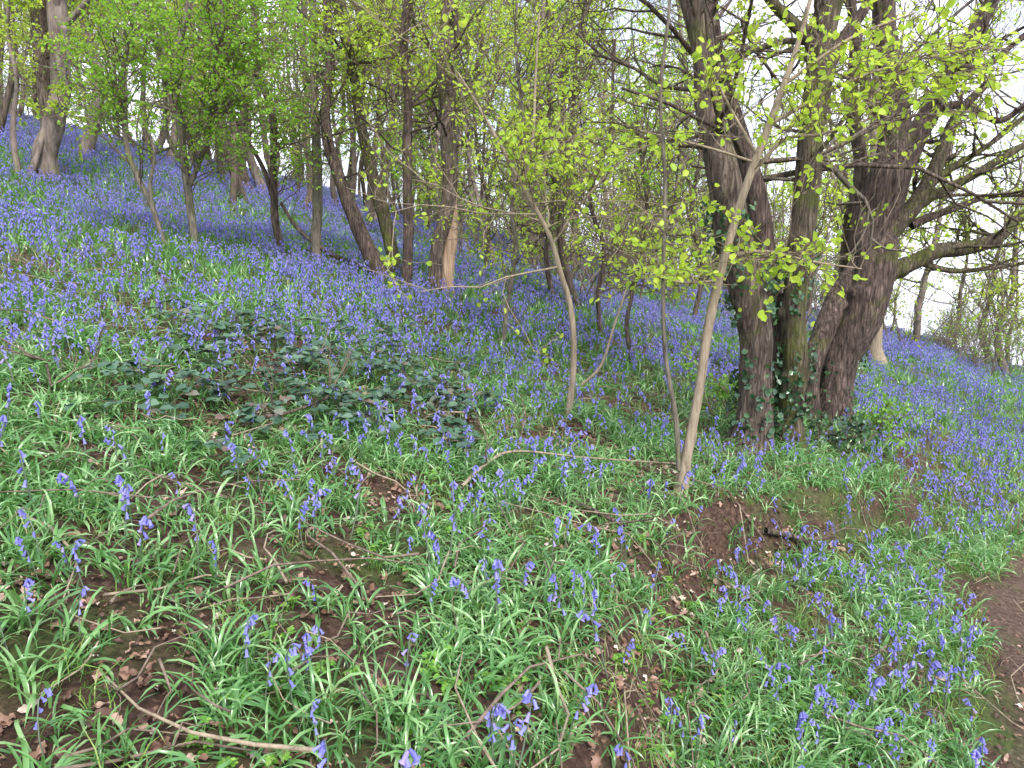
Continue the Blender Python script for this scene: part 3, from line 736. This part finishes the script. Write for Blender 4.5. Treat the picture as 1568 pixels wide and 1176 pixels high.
# ------------------------------------------------------------------ woodland behind
def fartree(leaf, lp, h, r, multi=1, ls=.11, nb=23, bark='bark_far'):
    mb = MB()
    for s in range(multi):
        lean = rng.normal(0, .10 if multi == 1 else .2, 2)
        n = 7; z = np.linspace(0, h*U(.85, 1), n)
        wob = np.cumsum(rng.normal(0, .16, (n, 2)), 0)*.9; wob[0] = 0
        P = np.stack([lean[0]*z+wob[:, 0]+.2*s*(multi > 1), lean[1]*z+wob[:, 1], z], -1)
        Rr = r*(1-.85*np.linspace(0, 1, n)**.8)
        Pt, Rt = trunk(mb, P, Rr, bark, 9, .06)
        c = cfg(bark=bark, twig='twig', max=3, kids=[0, 5, 4], nl=6, ls=ls, leaf=leaf, rmin=.006, lp=lp, wan=.28)
        for a in range(nb//multi):
            t = U(.18, 1)*(len(Pt)-1); i = min(int(t), len(Pt)-2)
            d = norm(rng.normal(0, 1, 3)*np.array([1, 1, .3])+np.array([0, 0, .6]))
            grow(mb, Pt[i], d, U(1.2, 3.2)*(1-.4*i/len(Pt)), max(.012, Rt[i]*.4), 1, c)
    return mb
tm = [fartree('leaf_far', .7, 11, .15), fartree('leaf_far', .45, 13, .17), fartree('leaf_green', .85, 9, .10, 2, .09),
      fartree('leaf_far', .75, 10, .11, 3), fartree('leaf_yellow', .5, 12, .13), fartree('leaf_yellow', .75, 8, .08, 2)]
x, y = ring(.072, 15, 48, 48)
k = ~((np.abs(x/y-.62) < .13) & (y < 24)) & ((x/y < .42) | (U(0, 1, len(x)) < .6))
P, R = lay(x, y, k, -.05, .04); P[:, 2] -= .05
scatter('distant_trees', tm, P, R, U(.7, 1.15, len(P)), True)
x, y = ring(.085, 16, 44, 42)
k = (x/y < .05) | ((y > 26) & (x/y < .3))
P, R = lay(x, y, k, -.05, .07); P[:, 2] -= .05
scatter('distant_trees.001', [fartree('leaf_far', .5, 10, .085, 1, .1, 8, 'bark_far_dark') for q in range(4)], P, R, U(.7, 1.2, len(P)), True)
def farshrub(leaf, lp):
    mb = MB()
    for k in range(9):
        grow(mb, np.array([rng.normal(0, .2), rng.normal(0, .2), 0]), norm(rng.normal(0, .4, 3)+np.array([0, 0, 1.])), U(1.2, 2.4), .016, 1,
             cfg(bark='bark_far', leaf=leaf, ls=.07, nl=4, lp=lp, rmin=.004, kids=[0, 6, 4]))
    return mb
x, y = ring(.065, 11, 46, 48)
k = ((x/y > -.25) | (y > 26)) & ~((x/y > .42) & (y < 22))
P, R = lay(x, y, k, -.03, .06)
scatter('understorey_shrubs', [farshrub('leaf_green', .6), farshrub('leaf_far', .3), farshrub('leaf_far', .1), farshrub('leaf_yellow', .5)], P, R, U(.7, 1.4, len(P)), True)

# ------------------------------------------------------------------ light, sky, camera
sc = bpy.context.scene
w = bpy.data.worlds.new('World'); sc.world = w; w.use_nodes = True
nt = w.node_tree; nt.nodes.clear(); N = nt.nodes.new; L = nt.links.new
EL, AZ = math.radians(50), math.radians(155)
sky = N('ShaderNodeTexSky'); sky.sky_type = 'NISHITA'; sky.sun_disc = False
sky.sun_elevation = EL; sky.sun_rotation = AZ
tc = N('ShaderNodeTexCoord'); no = N('ShaderNodeTexNoise'); no.inputs['Scale'].default_value = 2.6; no.inputs['Detail'].default_value = 5
L(tc.outputs['Generated'], no.inputs['Vector'])
rp = ramp(nt, [(.38, (.35,)*3), (.58, (.97,)*3)]); L(no.outputs[0], rp.inputs[0])
mx = N('ShaderNodeMix'); mx.data_type = 'RGBA'; L(rp.outputs[0], mx.inputs[0]); L(sky.outputs[0], mx.inputs[6]); mx.inputs[7].default_value = (13.2, 13.9, 15.6, 1)
bg = N('ShaderNodeBackground'); bg.inputs[1].default_value = .15; L(mx.outputs[2], bg.inputs[0])
o = N('ShaderNodeOutputWorld'); L(bg.outputs[0], o.inputs[0])
sd = bpy.data.lights.new('sun', 'SUN'); sd.energy = 4.4; sd.angle = math.radians(12); sd.color = (1, .955, .86)
so = bpy.data.objects.new('sun', sd); sc.collection.objects.link(so)
dirv = (math.sin(AZ)*math.cos(EL), math.cos(AZ)*math.cos(EL), math.sin(EL))
so.rotation_euler = Vector(dirv).to_track_quat('Z', 'Y').to_euler()
cd = bpy.data.cameras.new('camera'); cd.sensor_width = 36; cd.lens = 26; cd.clip_end = 1500; cd.clip_start = .05
co = bpy.data.objects.new('camera', cd); sc.collection.objects.link(co)
co.location = (0, 0, CZ); co.rotation_euler = (math.radians(80), 0, 0)
sc.camera = co
sc.view_settings.view_transform = 'Standard'; sc.view_settings.look = 'None'; sc.view_settings.exposure = 0
